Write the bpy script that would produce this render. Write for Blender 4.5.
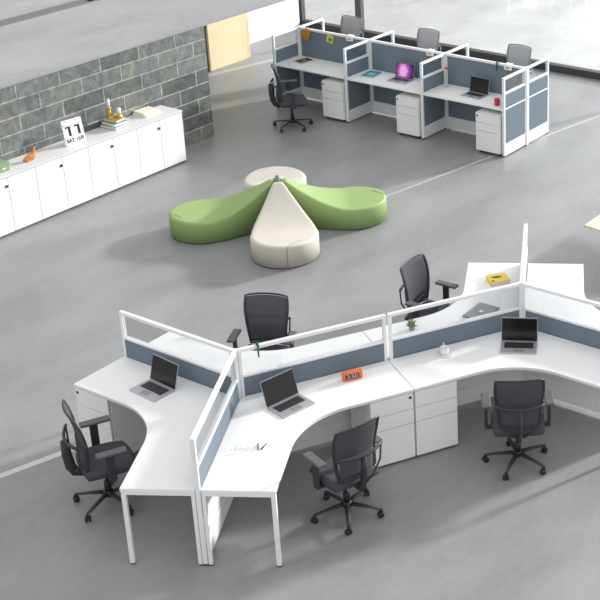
import bpy, bmesh, math, random
from mathutils import Vector, Matrix
random.seed(7)
D = bpy.data
C = bpy.context.scene.collection
for o in list(D.objects): D.objects.remove(o)
R = math.radians
PI = math.pi

# ------------------------------------------------------------------ camera
cam_d = D.cameras.new('camera'); cam = D.objects.new('camera', cam_d); C.objects.link(cam)
cam.location = (14.318, -16.085, 6.936)
cam.rotation_euler = (R(90 - 22.162), 0, R(121.75 - 90))
cam_d.sensor_width = 36; cam_d.lens = 1328.474 / 600 * 36
cam_d.shift_x = -(524.406 - 300) / 600; cam_d.shift_y = (191.499 - 300) / 600
cam_d.clip_end = 200
bpy.context.scene.camera = cam

# ------------------------------------------------------------------ light
world = D.worlds.new('sky'); bpy.context.scene.world = world; world.use_nodes = True
bg = world.node_tree.nodes['Background']
bg.inputs[0].default_value = (0.98, 0.99, 1.0, 1); bg.inputs[1].default_value = 0.98
sun_d = D.lights.new('sun', 'SUN'); sun = D.objects.new('sun', sun_d); C.objects.link(sun)
sun_d.energy = 5.2; sun_d.angle = R(4); sun_d.color = (1, 0.985, 0.96)
SUN_AZ, SUN_EL = 68, 18
sd = Vector((math.cos(R(SUN_AZ)) * math.cos(R(SUN_EL)), math.sin(R(SUN_AZ)) * math.cos(R(SUN_EL)), math.sin(R(SUN_EL))))
sun.rotation_euler = sd.to_track_quat('Z', 'Y').to_euler()
sun.location = (6, 12, 8)
fill_d = D.lights.new('window_daylight', 'AREA'); fill = D.objects.new('window_daylight', fill_d); C.objects.link(fill)  # fill lamp added beyond the window to brighten nearby floor and paving
fill_d.shape = 'RECTANGLE'; fill_d.size = 12; fill_d.size_y = 4; fill_d.energy = 1500; fill_d.color = (.97, .985, 1)
fill.location = (7, 9.5, 5.0); fill.rotation_euler = (Vector((7, 9.5, 5.0)) - Vector((5.5, 2.0, 0))).to_track_quat('Z', 'Y').to_euler()
vs = bpy.context.scene.view_settings
vs.view_transform = 'Standard'; vs.look = 'None'; vs.gamma = 1; vs.use_curve_mapping = False
vs.exposure = 0.0

# ------------------------------------------------------------------ materials
def mat(name, col, rough=0.5, metal=0.0, noise=0.0, nscale=30, bump=0.0, spec=0.5, **kw):
    m = D.materials.new(name); m.use_nodes = True
    nt = m.node_tree; b = nt.nodes['Principled BSDF']
    b.inputs['Base Color'].default_value = (*col, 1); b.inputs['Roughness'].default_value = rough
    b.inputs['Metallic'].default_value = metal; b.inputs['Specular IOR Level'].default_value = spec
    tc = nt.nodes.new('ShaderNodeTexCoord'); nz = nt.nodes.new('ShaderNodeTexNoise')
    nz.inputs['Scale'].default_value = nscale; nz.inputs['Detail'].default_value = 4
    nt.links.new(tc.outputs['Object'], nz.inputs['Vector'])
    rp = nt.nodes.new('ShaderNodeValToRGB')
    a = max(0, 1 - noise); rp.color_ramp.elements[0].position = .3; rp.color_ramp.elements[1].position = .7
    rp.color_ramp.elements[0].color = (col[0]*a, col[1]*a, col[2]*a, 1)
    rp.color_ramp.elements[1].color = (*[min(1, c*(1+noise)) for c in col], 1)
    nt.links.new(nz.outputs['Fac'], rp.inputs['Fac']); nt.links.new(rp.outputs['Color'], b.inputs['Base Color'])
    if bump:
        bp = nt.nodes.new('ShaderNodeBump'); bp.inputs['Strength'].default_value = bump; bp.inputs['Distance'].default_value = .002
        nt.links.new(nz.outputs['Fac'], bp.inputs['Height']); nt.links.new(bp.outputs['Normal'], b.inputs['Normal'])
    return m

def glassy(name, tint, gloss=0.08):
    m = D.materials.new(name); m.use_nodes = True; nt = m.node_tree; nt.nodes.clear()
    out = nt.nodes.new('ShaderNodeOutputMaterial'); mx = nt.nodes.new('ShaderNodeMixShader')
    tr = nt.nodes.new('ShaderNodeBsdfTransparent'); tr.inputs[0].default_value = (*tint, 1)
    gl = nt.nodes.new('ShaderNodeBsdfGlossy'); gl.inputs['Roughness'].default_value = .03
    gl.inputs[0].default_value = (.9, .92, .93, 1)
    mx.inputs[0].default_value = gloss
    nt.links.new(tr.outputs[0], mx.inputs[1]); nt.links.new(gl.outputs[0], mx.inputs[2])
    nt.links.new(mx.outputs[0], out.inputs[0]); return m

def meshy(name, col, clear=0.25):
    """see-through woven mesh cloth"""
    m = mat(name, col, .8, noise=.12, nscale=220); nt = m.node_tree; b = nt.nodes['Principled BSDF']
    out = nt.nodes['Material Output']; mx = nt.nodes.new('ShaderNodeMixShader'); tr = nt.nodes.new('ShaderNodeBsdfTransparent')
    mx.inputs[0].default_value = clear
    nt.links.new(b.outputs[0], mx.inputs[1]); nt.links.new(tr.outputs[0], mx.inputs[2]); nt.links.new(mx.outputs[0], out.inputs[0])
    return m

def concrete(name, c1, c2, rough=(.3, .5), scale=.7, spec=.4):
    m = D.materials.new(name); m.use_nodes = True; nt = m.node_tree; b = nt.nodes['Principled BSDF']; L = nt.links.new
    tc = nt.nodes.new('ShaderNodeTexCoord')
    mp = nt.nodes.new('ShaderNodeMapping'); mp.inputs['Scale'].default_value = (1.6, .8, 1); mp.inputs['Rotation'].default_value[2] = R(-25)
    L(tc.outputs['Object'], mp.inputs[0])
    n1 = nt.nodes.new('ShaderNodeTexNoise'); n1.inputs['Scale'].default_value = scale; n1.inputs['Detail'].default_value = 9; n1.inputs['Roughness'].default_value = .62
    n2 = nt.nodes.new('ShaderNodeTexNoise'); n2.inputs['Scale'].default_value = scale * 14; n2.inputs['Detail'].default_value = 5
    L(mp.outputs[0], n1.inputs[0]); L(mp.outputs[0], n2.inputs[0])
    ad = nt.nodes.new('ShaderNodeMath'); ad.operation = 'MULTIPLY_ADD'; ad.inputs[1].default_value = .22
    L(n2.outputs['Fac'], ad.inputs[0]); L(n1.outputs['Fac'], ad.inputs[2])
    rp = nt.nodes.new('ShaderNodeValToRGB'); rp.color_ramp.elements[0].position = .42; rp.color_ramp.elements[1].position = .80
    rp.color_ramp.elements[0].color = (*c1, 1); rp.color_ramp.elements[1].color = (*c2, 1)
    L(ad.outputs[0], rp.inputs[0]); L(rp.outputs[0], b.inputs['Base Color'])
    mr = nt.nodes.new('ShaderNodeMapRange'); mr.inputs['To Min'].default_value = rough[0]; mr.inputs['To Max'].default_value = rough[1]
    L(n1.outputs['Fac'], mr.inputs[0]); L(mr.outputs[0], b.inputs['Roughness']); b.inputs['Specular IOR Level'].default_value = spec
    return m

def brick_mat():
    m = D.materials.new('stone_brick'); m.use_nodes = True; nt = m.node_tree; b = nt.nodes['Principled BSDF']; L = nt.links.new
    tc = nt.nodes.new('ShaderNodeTexCoord'); sp = nt.nodes.new('ShaderNodeSeparateXYZ'); cb = nt.nodes.new('ShaderNodeCombineXYZ')
    L(tc.outputs['Object'], sp.inputs[0]); L(sp.outputs['Y'], cb.inputs['X']); L(sp.outputs['Z'], cb.inputs['Y'])
    br = nt.nodes.new('ShaderNodeTexBrick'); br.inputs['Scale'].default_value = 1
    br.inputs['Brick Width'].default_value = .70; br.inputs['Row Height'].default_value = .222
    br.inputs['Mortar Size'].default_value = .014; br.inputs['Mortar Smooth'].default_value = .7; br.inputs['Bias'].default_value = 0
    br.inputs['Color1'].default_value = (.088, .092, .092, 1); br.inputs['Color2'].default_value = (.185, .192, .180, 1)
    br.inputs['Mortar'].default_value = (.33, .34, .34, 1)
    L(cb.outputs[0], br.inputs['Vector'])
    n1 = nt.nodes.new('ShaderNodeTexNoise'); n1.inputs['Scale'].default_value = 8; n1.inputs['Detail'].default_value = 12; n1.inputs['Roughness'].default_value = .75; n1.inputs['Distortion'].default_value = .8
    L(tc.outputs['Object'], n1.inputs['Vector'])
    r1 = nt.nodes.new('ShaderNodeValToRGB'); r1.color_ramp.elements[0].position = .33; r1.color_ramp.elements[1].position = .72
    r1.color_ramp.elements[0].color = (.38, .39, .40, 1); r1.color_ramp.elements[1].color = (1.6, 1.62, 1.58, 1)
    L(n1.outputs['Fac'], r1.inputs[0])
    mu = nt.nodes.new('ShaderNodeMix'); mu.data_type = 'RGBA'; mu.blend_type = 'MULTIPLY'; mu.inputs['Factor'].default_value = .85
    L(br.outputs['Color'], mu.inputs[6]); L(r1.outputs[0], mu.inputs[7])
    n2 = nt.nodes.new('ShaderNodeTexNoise'); n2.inputs['Scale'].default_value = 1.6; n2.inputs['Detail'].default_value = 3
    L(tc.outputs['Object'], n2.inputs['Vector'])
    r2 = nt.nodes.new('ShaderNodeValToRGB'); r2.color_ramp.elements[0].position = .4; r2.color_ramp.elements[1].position = .65
    r2.color_ramp.elements[0].color = (.98, 1, 1.04, 1); r2.color_ramp.elements[1].color = (1.12, 1.13, 1.02, 1)
    L(n2.outputs['Fac'], r2.inputs[0])
    m2 = nt.nodes.new('ShaderNodeMix'); m2.data_type = 'RGBA'; m2.blend_type = 'MULTIPLY'; m2.inputs['Factor'].default_value = 1
    L(mu.outputs[2], m2.inputs[6]); L(r2.outputs[0], m2.inputs[7]); L(m2.outputs[2], b.inputs['Base Color'])
    bp = nt.nodes.new('ShaderNodeBump'); bp.inputs['Strength'].default_value = .5; bp.inputs['Distance'].default_value = .01; bp.invert = True
    L(br.outputs['Fac'], bp.inputs['Height']); L(bp.outputs[0], b.inputs['Normal']); b.inputs['Roughness'].default_value = .8
    return m

def wood_mat(name, c1, c2, scale=6, rot=(0, 0, 0)):
    m = D.materials.new(name); m.use_nodes = True; nt = m.node_tree; b = nt.nodes['Principled BSDF']; L = nt.links.new
    tc = nt.nodes.new('ShaderNodeTexCoord'); mp = nt.nodes.new('ShaderNodeMapping'); mp.inputs['Scale'].default_value = (6, 6, .7); mp.inputs['Rotation'].default_value = rot
    n = nt.nodes.new('ShaderNodeTexNoise'); n.inputs['Scale'].default_value = scale; n.inputs['Detail'].default_value = 6
    rp = nt.nodes.new('ShaderNodeValToRGB'); rp.color_ramp.elements[0].position = .35; rp.color_ramp.elements[1].position = .65
    rp.color_ramp.elements[0].color = (*c1, 1); rp.color_ramp.elements[1].color = (*c2, 1)
    L(tc.outputs['Object'], mp.inputs[0]); L(mp.outputs[0], n.inputs['Vector']); L(n.outputs['Fac'], rp.inputs[0]); L(rp.outputs[0], b.inputs['Base Color'])
    b.inputs['Roughness'].default_value = .5
    return m

def screen_mat():
    """a lit laptop picture: purple nebula on dark blue"""
    m = D.materials.new('nebula_screen'); m.use_nodes = True; nt = m.node_tree; b = nt.nodes['Principled BSDF']; L = nt.links.new
    tc = nt.nodes.new('ShaderNodeTexCoord'); mp = nt.nodes.new('ShaderNodeMapping')
    mp.inputs['Location'].default_value = (.03, 0, -.11); mp.inputs['Scale'].default_value = (1, 1, 1)
    L(tc.outputs['Object'], mp.inputs[0])
    mp2 = nt.nodes.new('ShaderNodeMapping'); mp2.inputs['Rotation'].default_value = (0, R(25), 0); mp2.inputs['Scale'].default_value = (5.5, 0, 4)
    L(mp.outputs[0], mp2.inputs[0])
    g = nt.nodes.new('ShaderNodeTexGradient'); g.gradient_type = 'SPHERICAL'; L(mp2.outputs[0], g.inputs[0])
    n = nt.nodes.new('ShaderNodeTexNoise'); n.inputs['Scale'].default_value = 22; n.inputs['Detail'].default_value = 5; L(tc.outputs['Object'], n.inputs['Vector'])
    a = nt.nodes.new('ShaderNodeMath'); a.operation = 'MULTIPLY_ADD'; a.inputs[1].default_value = .5; L(n.outputs['Fac'], a.inputs[0]); L(g.outputs[0], a.inputs[2])
    rp = nt.nodes.new('ShaderNodeValToRGB'); e = rp.color_ramp.elements
    e[0].position = .2; e[0].color = (.004, .006, .03, 1); e[1].position = 1.0; e[1].color = (.85, .45, .85, 1)
    k = e.new(.45); k.color = (.09, .02, .25, 1); k = e.new(.7); k.color = (.45, .05, .4, 1)
    L(a.outputs[0], rp.inputs[0]); b.inputs['Base Color'].default_value = (.01, .01, .01, 1)
    L(rp.outputs[0], b.inputs['Emission Color']); b.inputs['Emission Strength'].default_value = .9; b.inputs['Roughness'].default_value = .3
    return m

M = {}
M['floor'] = concrete('polished_concrete', (.228, .230, .233), (.318, .320, .323), (.32, .55))
M['outside'] = concrete('outdoor_paving', (.34, .34, .34), (.46, .46, .46), (.5, .7))
M['slab'] = concrete('smooth_concrete', (.28, .28, .285), (.37, .37, .375), (.6, .8), .5, .2)
M['channel'] = mat('dark_concrete', (.15, .15, .155), .8, noise=.05)
M['strip'] = mat('pale_strip', (.52, .52, .52), .45, noise=.04)  # paler tone standing in for sunlight on the concrete
M['faint_strip'] = mat('faint_strip', (.43, .43, .43), .45, noise=.04)  # same painted sunlight, closer to the floor tone
M['brick'] = brick_mat()
M['white_wall'] = mat('white_wall', (.86, .86, .86), .7, noise=.02, nscale=4)
M['panel_wood'] = wood_mat('light_oak', (.72, .59, .36), (.80, .67, .43))
M['panel_edge'] = wood_mat('dark_oak_edge', (.15, .12, .06), (.20, .16, .09))
M['table_wood'] = wood_mat('pale_ash', (.66, .54, .42), (.78, .66, .53), 5, (0, R(90), R(30)))
M['frame_dark'] = mat('dark_metal', (.075, .075, .08), .45, noise=.04)
M['kerb'] = mat('dark_kerb', (.05, .05, .052), .6, noise=.05)
M['pane'] = glassy('window_glass', (.96, .965, .97), .05)
M['screen_glass'] = glassy('partition_glass', (.89, .895, .90), .05)
M['white'] = mat('white_laminate', (.86, .86, .855), .42, noise=.008, nscale=8)
M['cab_top'] = mat('light_grey_laminate', (.70, .69, .70), .45, noise=.01, nscale=8)
M['steel'] = mat('white_steel', (.80, .80, .80), .4, noise=.01, nscale=8)
M['alu'] = mat('white_aluminium', (.82, .82, .83), .35, noise=.01, nscale=8)
M['gap'] = mat('dark_gap', (.12, .12, .12), .8)
M['fabric'] = mat('blue_grey_fabric', (.165, .205, .245), .9, noise=.07, nscale=300, bump=.2, spec=.2)
M['black'] = mat('black_plastic', (.018, .018, .02), .45)
M['chair_plastic'] = mat('charcoal_plastic', (.034, .035, .039), .5, noise=.05)
M['arm_pad'] = mat('grey_arm_pad', (.10, .10, .105), .6, noise=.04)
M['chair_mesh'] = meshy('charcoal_mesh', (.072, .074, .086), .15)
M['seat_fabric'] = mat('charcoal_fabric', (.072, .073, .084), .95, noise=.15, nscale=150, bump=.3, spec=.2)
M['grey_mesh'] = meshy('light_grey_mesh', (.42, .42, .42), .15)
M['grey_plastic'] = mat('grey_plastic', (.24, .24, .245), .5)
M['grey_fabric'] = mat('mid_grey_fabric', (.16, .16, .165), .95, noise=.1, nscale=150)
M['green_sofa'] = mat('green_leather', (.29, .41, .15), .5, noise=.03, nscale=6, spec=.35)
M['beige_sofa'] = mat('beige_leather', (.61, .57, .505), .5, noise=.03, nscale=6, spec=.35)
M['seam'] = mat('dark_seam', (.22, .20, .17), .7)
M['silver'] = mat('brushed_silver', (.50, .51, .53), .38, metal=.55, noise=.02)
M['grey_lid'] = mat('grey_aluminium', (.30, .30, .31), .4, metal=.3, noise=.02)
M['key'] = mat('laptop_keys', (.025, .025, .028), .5)
M['screen_off'] = mat('dark_screen', (.006, .006, .007), .16)
M['nebula'] = screen_mat()
M['orange'] = mat('orange_plastic', (.78, .16, .025), .45)
M['clock_digit'] = mat('clock_digits', (.45, .55, .55), .5)
M['paper'] = mat('white_paper', (.90, .90, .89), .8)
M['ink'] = mat('black_ink', (.012, .012, .012), .7)
M['grey_ink'] = mat('grey_ink', (.24, .24, .25), .7)
M['yellow'] = mat('yellow_cover', (.85, .60, .03), .5, noise=.08, nscale=40)
M['brown_print'] = mat('brown_print', (.17, .07, .02), .6)
M['teal'] = mat('teal_cover', (.03, .28, .34), .5, noise=.2, nscale=50)
M['teal_light'] = mat('pale_teal_print', (.25, .55, .58), .5)
M['book_pages'] = mat('cream_pages', (.80, .76, .66), .8, noise=.05, nscale=90)
M['cream'] = mat('cream_cover', (.82, .78, .62), .6, noise=.03)
M['olive'] = mat('sage_cover', (.20, .26, .16), .6, noise=.05)
M['slate'] = mat('slate_cover', (.12, .14, .15), .6)
M['sage_box'] = mat('sage_box', (.24, .34, .20), .6, noise=.04)
M['amber'] = mat('amber_brass', (.62, .38, .05), .3, metal=.5, noise=.2, nscale=60)
M['candle'] = mat('white_wax', (.86, .83, .80), .5)
M['bird'] = mat('orange_wood', (.55, .20, .05), .5, noise=.2, nscale=30)
M['red'] = mat('red_enamel', (.65, .015, .02), .35)
M['red_petal'] = mat('red_petal', (.55, .04, .03), .6)
M['leaf'] = mat('green_leaf', (.05, .12, .03), .6, noise=.3, nscale=40)
M['olive_leaf'] = mat('olive_leaf', (.26, .30, .07), .6, noise=.3, nscale=60)
M['bottle_green'] = mat('dark_green', (.015, .09, .045), .4)
M['note_yellow'] = mat('yellow_note', (.62, .66, .08), .7)
M['note_green'] = mat('green_mark', (.08, .22, .06), .7)
M['orange_tag'] = mat('amber_tag', (.50, .19, .03), .6, noise=.2, nscale=60)
M['porcelain'] = mat('white_porcelain', (.84, .84, .83), .25)
M['clear_vase'] = mat('grey_glass', (.50, .50, .52), .15)

# ------------------------------------------------------------------ mesh helpers
def BM(): return bmesh.new()
def box(bm, x0, x1, y0, y1, z0, z1, mtx=None, bev=0, mi=0, seg=2):
    t = bmesh.new(); bmesh.ops.create_cube(t, size=1)
    for v in t.verts:
        v.co = Vector(((x0+x1)/2 + v.co.x*(x1-x0), (y0+y1)/2 + v.co.y*(y1-y0), (z0+z1)/2 + v.co.z*(z1-z0)))
    if bev: bmesh.ops.bevel(t, geom=list(t.edges), offset=bev, segments=seg, affect='EDGES', profile=.5)
    join(bm, t, mtx, mi)
def join(bm, t, mtx=None, mi=0):
    if mtx is not None: bmesh.ops.transform(t, matrix=mtx, verts=list(t.verts))
    mp = {v: bm.verts.new(v.co) for v in t.verts}
    for f in t.faces:
        try: nf = bm.faces.new([mp[v] for v in f.verts]); nf.material_index = mi; nf.smooth = f.smooth
        except ValueError: pass
    t.free()
def prism(bm, pts, z0, z1, mtx=None, bev=0, mi=0):
    t = bmesh.new()
    b = [t.verts.new((p[0], p[1], z0)) for p in pts]; u = [t.verts.new((p[0], p[1], z1)) for p in pts]
    n = len(pts)
    t.faces.new(u); t.faces.new(b[::-1])
    for i in range(n): t.faces.new([b[i], b[(i+1) % n], u[(i+1) % n], u[i]])
    if bev:
        ed = [e for e in t.edges if abs(e.verts[0].co.z - e.verts[1].co.z) < 1e-6]
        bmesh.ops.bevel(t, geom=ed, offset=bev, segments=2, affect='EDGES', profile=.5)
    bmesh.ops.recalc_face_normals(t, faces=list(t.faces))
    join(bm, t, mtx, mi)
def lathe(bm, prof, n=20, mtx=None, mi=0, smooth=True):
    t = bmesh.new(); rings = []
    for r, z in prof:
        rings.append([t.verts.new((r*math.cos(2*PI*i/n), r*math.sin(2*PI*i/n), z)) for i in range(n)] if r > 1e-6 else [t.verts.new((0, 0, z))])
    for a, b in zip(rings, rings[1:]):
        for i in range(n):
            j = (i+1) % n
            if len(a) == 1 and len(b) == 1: continue
            if len(a) == 1: f = t.faces.new([a[0], b[i], b[j]])
            elif len(b) == 1: f = t.faces.new([a[i], a[j], b[0]])
            else: f = t.faces.new([a[i], a[j], b[j], b[i]])
            f.smooth = smooth
    if len(rings[0]) > 1: t.faces.new(rings[0][::-1])
    if len(rings[-1]) > 1: t.faces.new(rings[-1])
    bmesh.ops.recalc_face_normals(t, faces=list(t.faces))
    join(bm, t, mtx, mi)
def tube(bm, pts, rad, n=8, flat=1.0, up=Vector((0, 0, 1)), mi=0):
    """sweep an ellipse (rad wide, rad*flat high) along pts; rad may be a list"""
    pts = [Vector(p) for p in pts]; t = bmesh.new(); rings = []
    for i, p in enumerate(pts):
        d = (pts[min(i+1, len(pts)-1)] - pts[max(i-1, 0)]).normalized()
        s = d.cross(up); s = s.normalized() if s.length > 1e-4 else Vector((1, 0, 0)); u = s.cross(d).normalized()
        r = rad[i] if isinstance(rad, (list, tuple)) else rad
        rings.append([t.verts.new(p + s*r*math.cos(2*PI*k/n) + u*r*flat*math.sin(2*PI*k/n)) for k in range(n)])
    for a, b in zip(rings, rings[1:]):
        for i in range(n):
            f = t.faces.new([a[i], a[(i+1) % n], b[(i+1) % n], b[i]]); f.smooth = True
    t.faces.new(rings[0][::-1]); t.faces.new(rings[-1])
    bmesh.ops.recalc_face_normals(t, faces=list(t.faces)); join(bm, t, None, mi)
def grid_solid(bm, f_top, f_bot, nu, nv, mi=0):
    """closed slab between two parametric surfaces over [0,1]^2"""
    t = bmesh.new()
    A = [[t.verts.new(f_top(i/nu, j/nv)) for j in range(nv+1)] for i in range(nu+1)]
    B = [[t.verts.new(f_bot(i/nu, j/nv)) for j in range(nv+1)] for i in range(nu+1)]
    for i in range(nu):
        for j in range(nv):
            t.faces.new([A[i][j], A[i+1][j], A[i+1][j+1], A[i][j+1]]).smooth = True
            t.faces.new([B[i][j], B[i][j+1], B[i+1][j+1], B[i+1][j]]).smooth = True
    for i in range(nu):
        t.faces.new([A[i][0], B[i][0], B[i+1][0], A[i+1][0]]); t.faces.new([A[i][nv], A[i+1][nv], B[i+1][nv], B[i][nv]])
    for j in range(nv):
        t.faces.new([A[0][j], A[0][j+1], B[0][j+1], B[0][j]]); t.faces.new([A[nu][j], B[nu][j], B[nu][j+1], A[nu][j+1]])
    bmesh.ops.remove_doubles(t, verts=list(t.verts), dist=1e-5)
    bmesh.ops.recalc_face_normals(t, faces=list(t.faces)); join(bm, t, None, mi)
def obj(name, bm, m, parent=None, loc=None, rot=None):
    me = D.meshes.new(name); bm.to_mesh(me); bm.free()
    for k in (m if isinstance(m, (list, tuple)) else [m]): me.materials.append(M[k])
    o = D.objects.new(name, me); C.objects.link(o)
    if parent: o.parent = parent
    if loc: o.location = loc
    if rot: o.rotation_euler = rot
    return o
def tag(o, label, cat, group=None):
    o['label'] = label; o['category'] = cat
    if group: o['group'] = group
    return o
def thing(name, label, cat, loc=(0, 0, 0), rz=0, group=None):
    o = D.objects.new(name, None); C.objects.link(o); o.empty_display_size = .1
    o.location = loc; o.rotation_euler = (0, 0, R(rz)); return tag(o, label, cat, group)
def struct(name, bm, m, parent=None):
    o = obj(name, bm, m, parent)
    if not parent: o['kind'] = 'structure'
    return o
def dup(root, label, loc=None, rz=None, name=None):
    def cp(o, par):
        c = o.copy(); C.objects.link(c); c.parent = par
        for ch in kids.get(o, []): cp(ch, c)
        return c
    kids = {}
    for o in list(C.objects):
        if o.parent: kids.setdefault(o.parent, []).append(o)
    r = cp(root, None); r['label'] = label
    if loc is not None: r.location = loc
    if rz is not None: r.rotation_euler = (0, 0, R(rz))
    return r
def RZ(a): return Matrix.Rotation(R(a), 4, 'Z')
def T(x, y, z): return Matrix.Translation((x, y, z))
def U(a): return Vector((math.cos(R(a)), math.sin(R(a)), 0))
def text_bm(bm, s, size, mtx, mi=0, depth=.0006, bold=0.0, xs=1.0):
    cu = D.curves.new('txt', 'FONT'); cu.body = s; cu.size = size; cu.extrude = depth; cu.offset = bold
    cu.align_x = 'CENTER'; cu.align_y = 'CENTER'
    to = D.objects.new('txt', cu); C.objects.link(to)
    dg = bpy.context.evaluated_depsgraph_get(); me = D.meshes.new_from_object(to.evaluated_get(dg))
    t = bmesh.new(); t.from_mesh(me); bmesh.ops.transform(t, matrix=Matrix.Diagonal((xs, 1, 1, 1)), verts=list(t.verts))
    join(bm, t, mtx, mi); D.meshes.remove(me); D.objects.remove(to); D.curves.remove(cu)

# ------------------------------------------------------------------ setting
bm = BM(); box(bm, -9, 16, -17, 3.5, -.1, 0); struct('floor', bm, 'floor')
bm = BM(); box(bm, -12, 20, 3.6, 22, -.12, -.01); struct('trim_8', bm, 'outside')
# streaks of sunlight on the floor, painted as thin pale strips
def sun_streak(name, a, b, w, mk='strip'):
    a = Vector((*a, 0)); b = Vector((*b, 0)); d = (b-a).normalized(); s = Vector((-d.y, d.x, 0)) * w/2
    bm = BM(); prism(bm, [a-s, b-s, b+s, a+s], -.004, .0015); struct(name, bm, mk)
sun_streak('trim_1', (4.60, -10.9), (5.23, -8.95), .075)
sun_streak('trim_2', (3.80, -2.95), (4.72, 2.0), .045, 'faint_strip')
sun_streak('trim_3', (-2.32, -.3), (-1.72, 2.2), .12, 'faint_strip')
# stone brick wall
bm = BM(); box(bm, -.12, .10, -12, -2.20, 0, 1.74); struct('wall_left', bm, 'brick')
# concrete slab resting on the wall, with a dark channel in its top
bm = BM(); box(bm, -2.35, .10, -12, 0.35, 1.745, 1.775); box(bm, -8, -2.72, -12, 0.35, 1.745, 1.775); box(bm, -2.73, -2.34, -12, .35, 1.70, 1.744)
struct('ceiling', bm, 'slab')
bm = BM(); box(bm, -2.715, -2.355, -12, 0.35, 1.7445, 1.752); struct('trim_4', bm, 'channel')
# white rear wall
bm = BM(); box(bm, -3.15, -3.0, -4, 3.42, 0, 1.70); struct('wall_back', bm, 'white_wall')
# window wall on y = 3.5
w = thing('window_1', '', ''); del w['label'], w['category']; w['kind'] = 'structure'
WX = (-3.05, -1.56, 5.3, 12.0)
bm = BM(); box(bm, -3.12, 13, 3.46, 3.60, 0, .125); obj('window_sill', bm, 'kerb', w)
bm = BM(); box(bm, -3.12, 13, 3.49, 3.57, 5.6, 5.7); obj('window_head', bm, 'frame_dark', w)
for x in WX:
    bm = BM(); box(bm, x-.07, x+.07, 3.48, 3.58, .125, 5.6); obj('window_frame', bm, 'frame_dark', w)
for a, b in zip(WX, WX[1:]):
    bm = BM(); box(bm, a+.07, b-.07, 3.525, 3.533, .125, 5.6); obj('window_pane', bm, 'pane', w)
# free-standing oak panel
t = thing('room_divider', 'light oak upright panel on the floor past the end of the stone wall', 'panel', (-2.42, .79, 0))
bm = BM(); box(bm, -.04, .05, -.50, .53, 0, 1.68, bev=.003); obj('panel_face', bm, 'panel_wood', t)
bm = BM(); box(bm, -.04, .049, -.54, -.502, 0, 1.68, bev=.003); obj('panel_edge', bm, 'panel_edge', t)

# ------------------------------------------------------------------ storage cabinets
DW = .432
def cabinet(y1, label):
    t = thing('storage_cabinet', label, 'cabinet', (.105, y1, 0), 0, 'white storage cabinets along the stone wall')
    bm = BM(); box(bm, 0, .415, -2*DW+.002, -.002, .03, .765); obj('body', bm, 'gap', t)
    for a, b in ((-.018, 0), (-2*DW, -2*DW+.018)):
        bm = BM(); box(bm, -.001, .417, a, b, .03, .768); obj('side_panel', bm, 'white', t)
    bm = BM(); box(bm, .02, .405, -2*DW+.01, -.01, 0, .03); obj('plinth', bm, 'gap', t)
    for k in (0, 1):
        a = -k*DW
        bm = BM(); box(bm, .418, .437, a-DW+.0035, a-.0035, .03, .763, bev=.002); d = obj('door', bm, 'white', t)
        if k == 1:
            bm = BM(); lathe(bm, [(.0, 0), (.019, 0), (.021, .004), (.019, .010), (0, .012)], 16, T(.437, a-.03, .655) @ Matrix.Rotation(PI/2, 4, 'Y'))
            obj('knob', bm, 'black', d)
    return t
labels = ['white two-door cabinet at the free end of the row, under the cream books',
          'white two-door cabinet under the candles, second from the free end',
          'white two-door cabinet under the date calendar, third from the free end',
          'white two-door cabinet below the orange bird and green box',
          'white two-door cabinet furthest left, cut off by the picture edge']
for i in range(5): cabinet(-3.22 - i*2*DW, labels[i])
bm = BM(); box(bm, .104, .55, -3.215-10*DW-.01, -3.215, .770, .795, bev=.003)
tag(obj('cabinet_worktop', bm, 'cab_top'), 'long light grey top running over the white cabinets by the wall', 'worktop')

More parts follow.
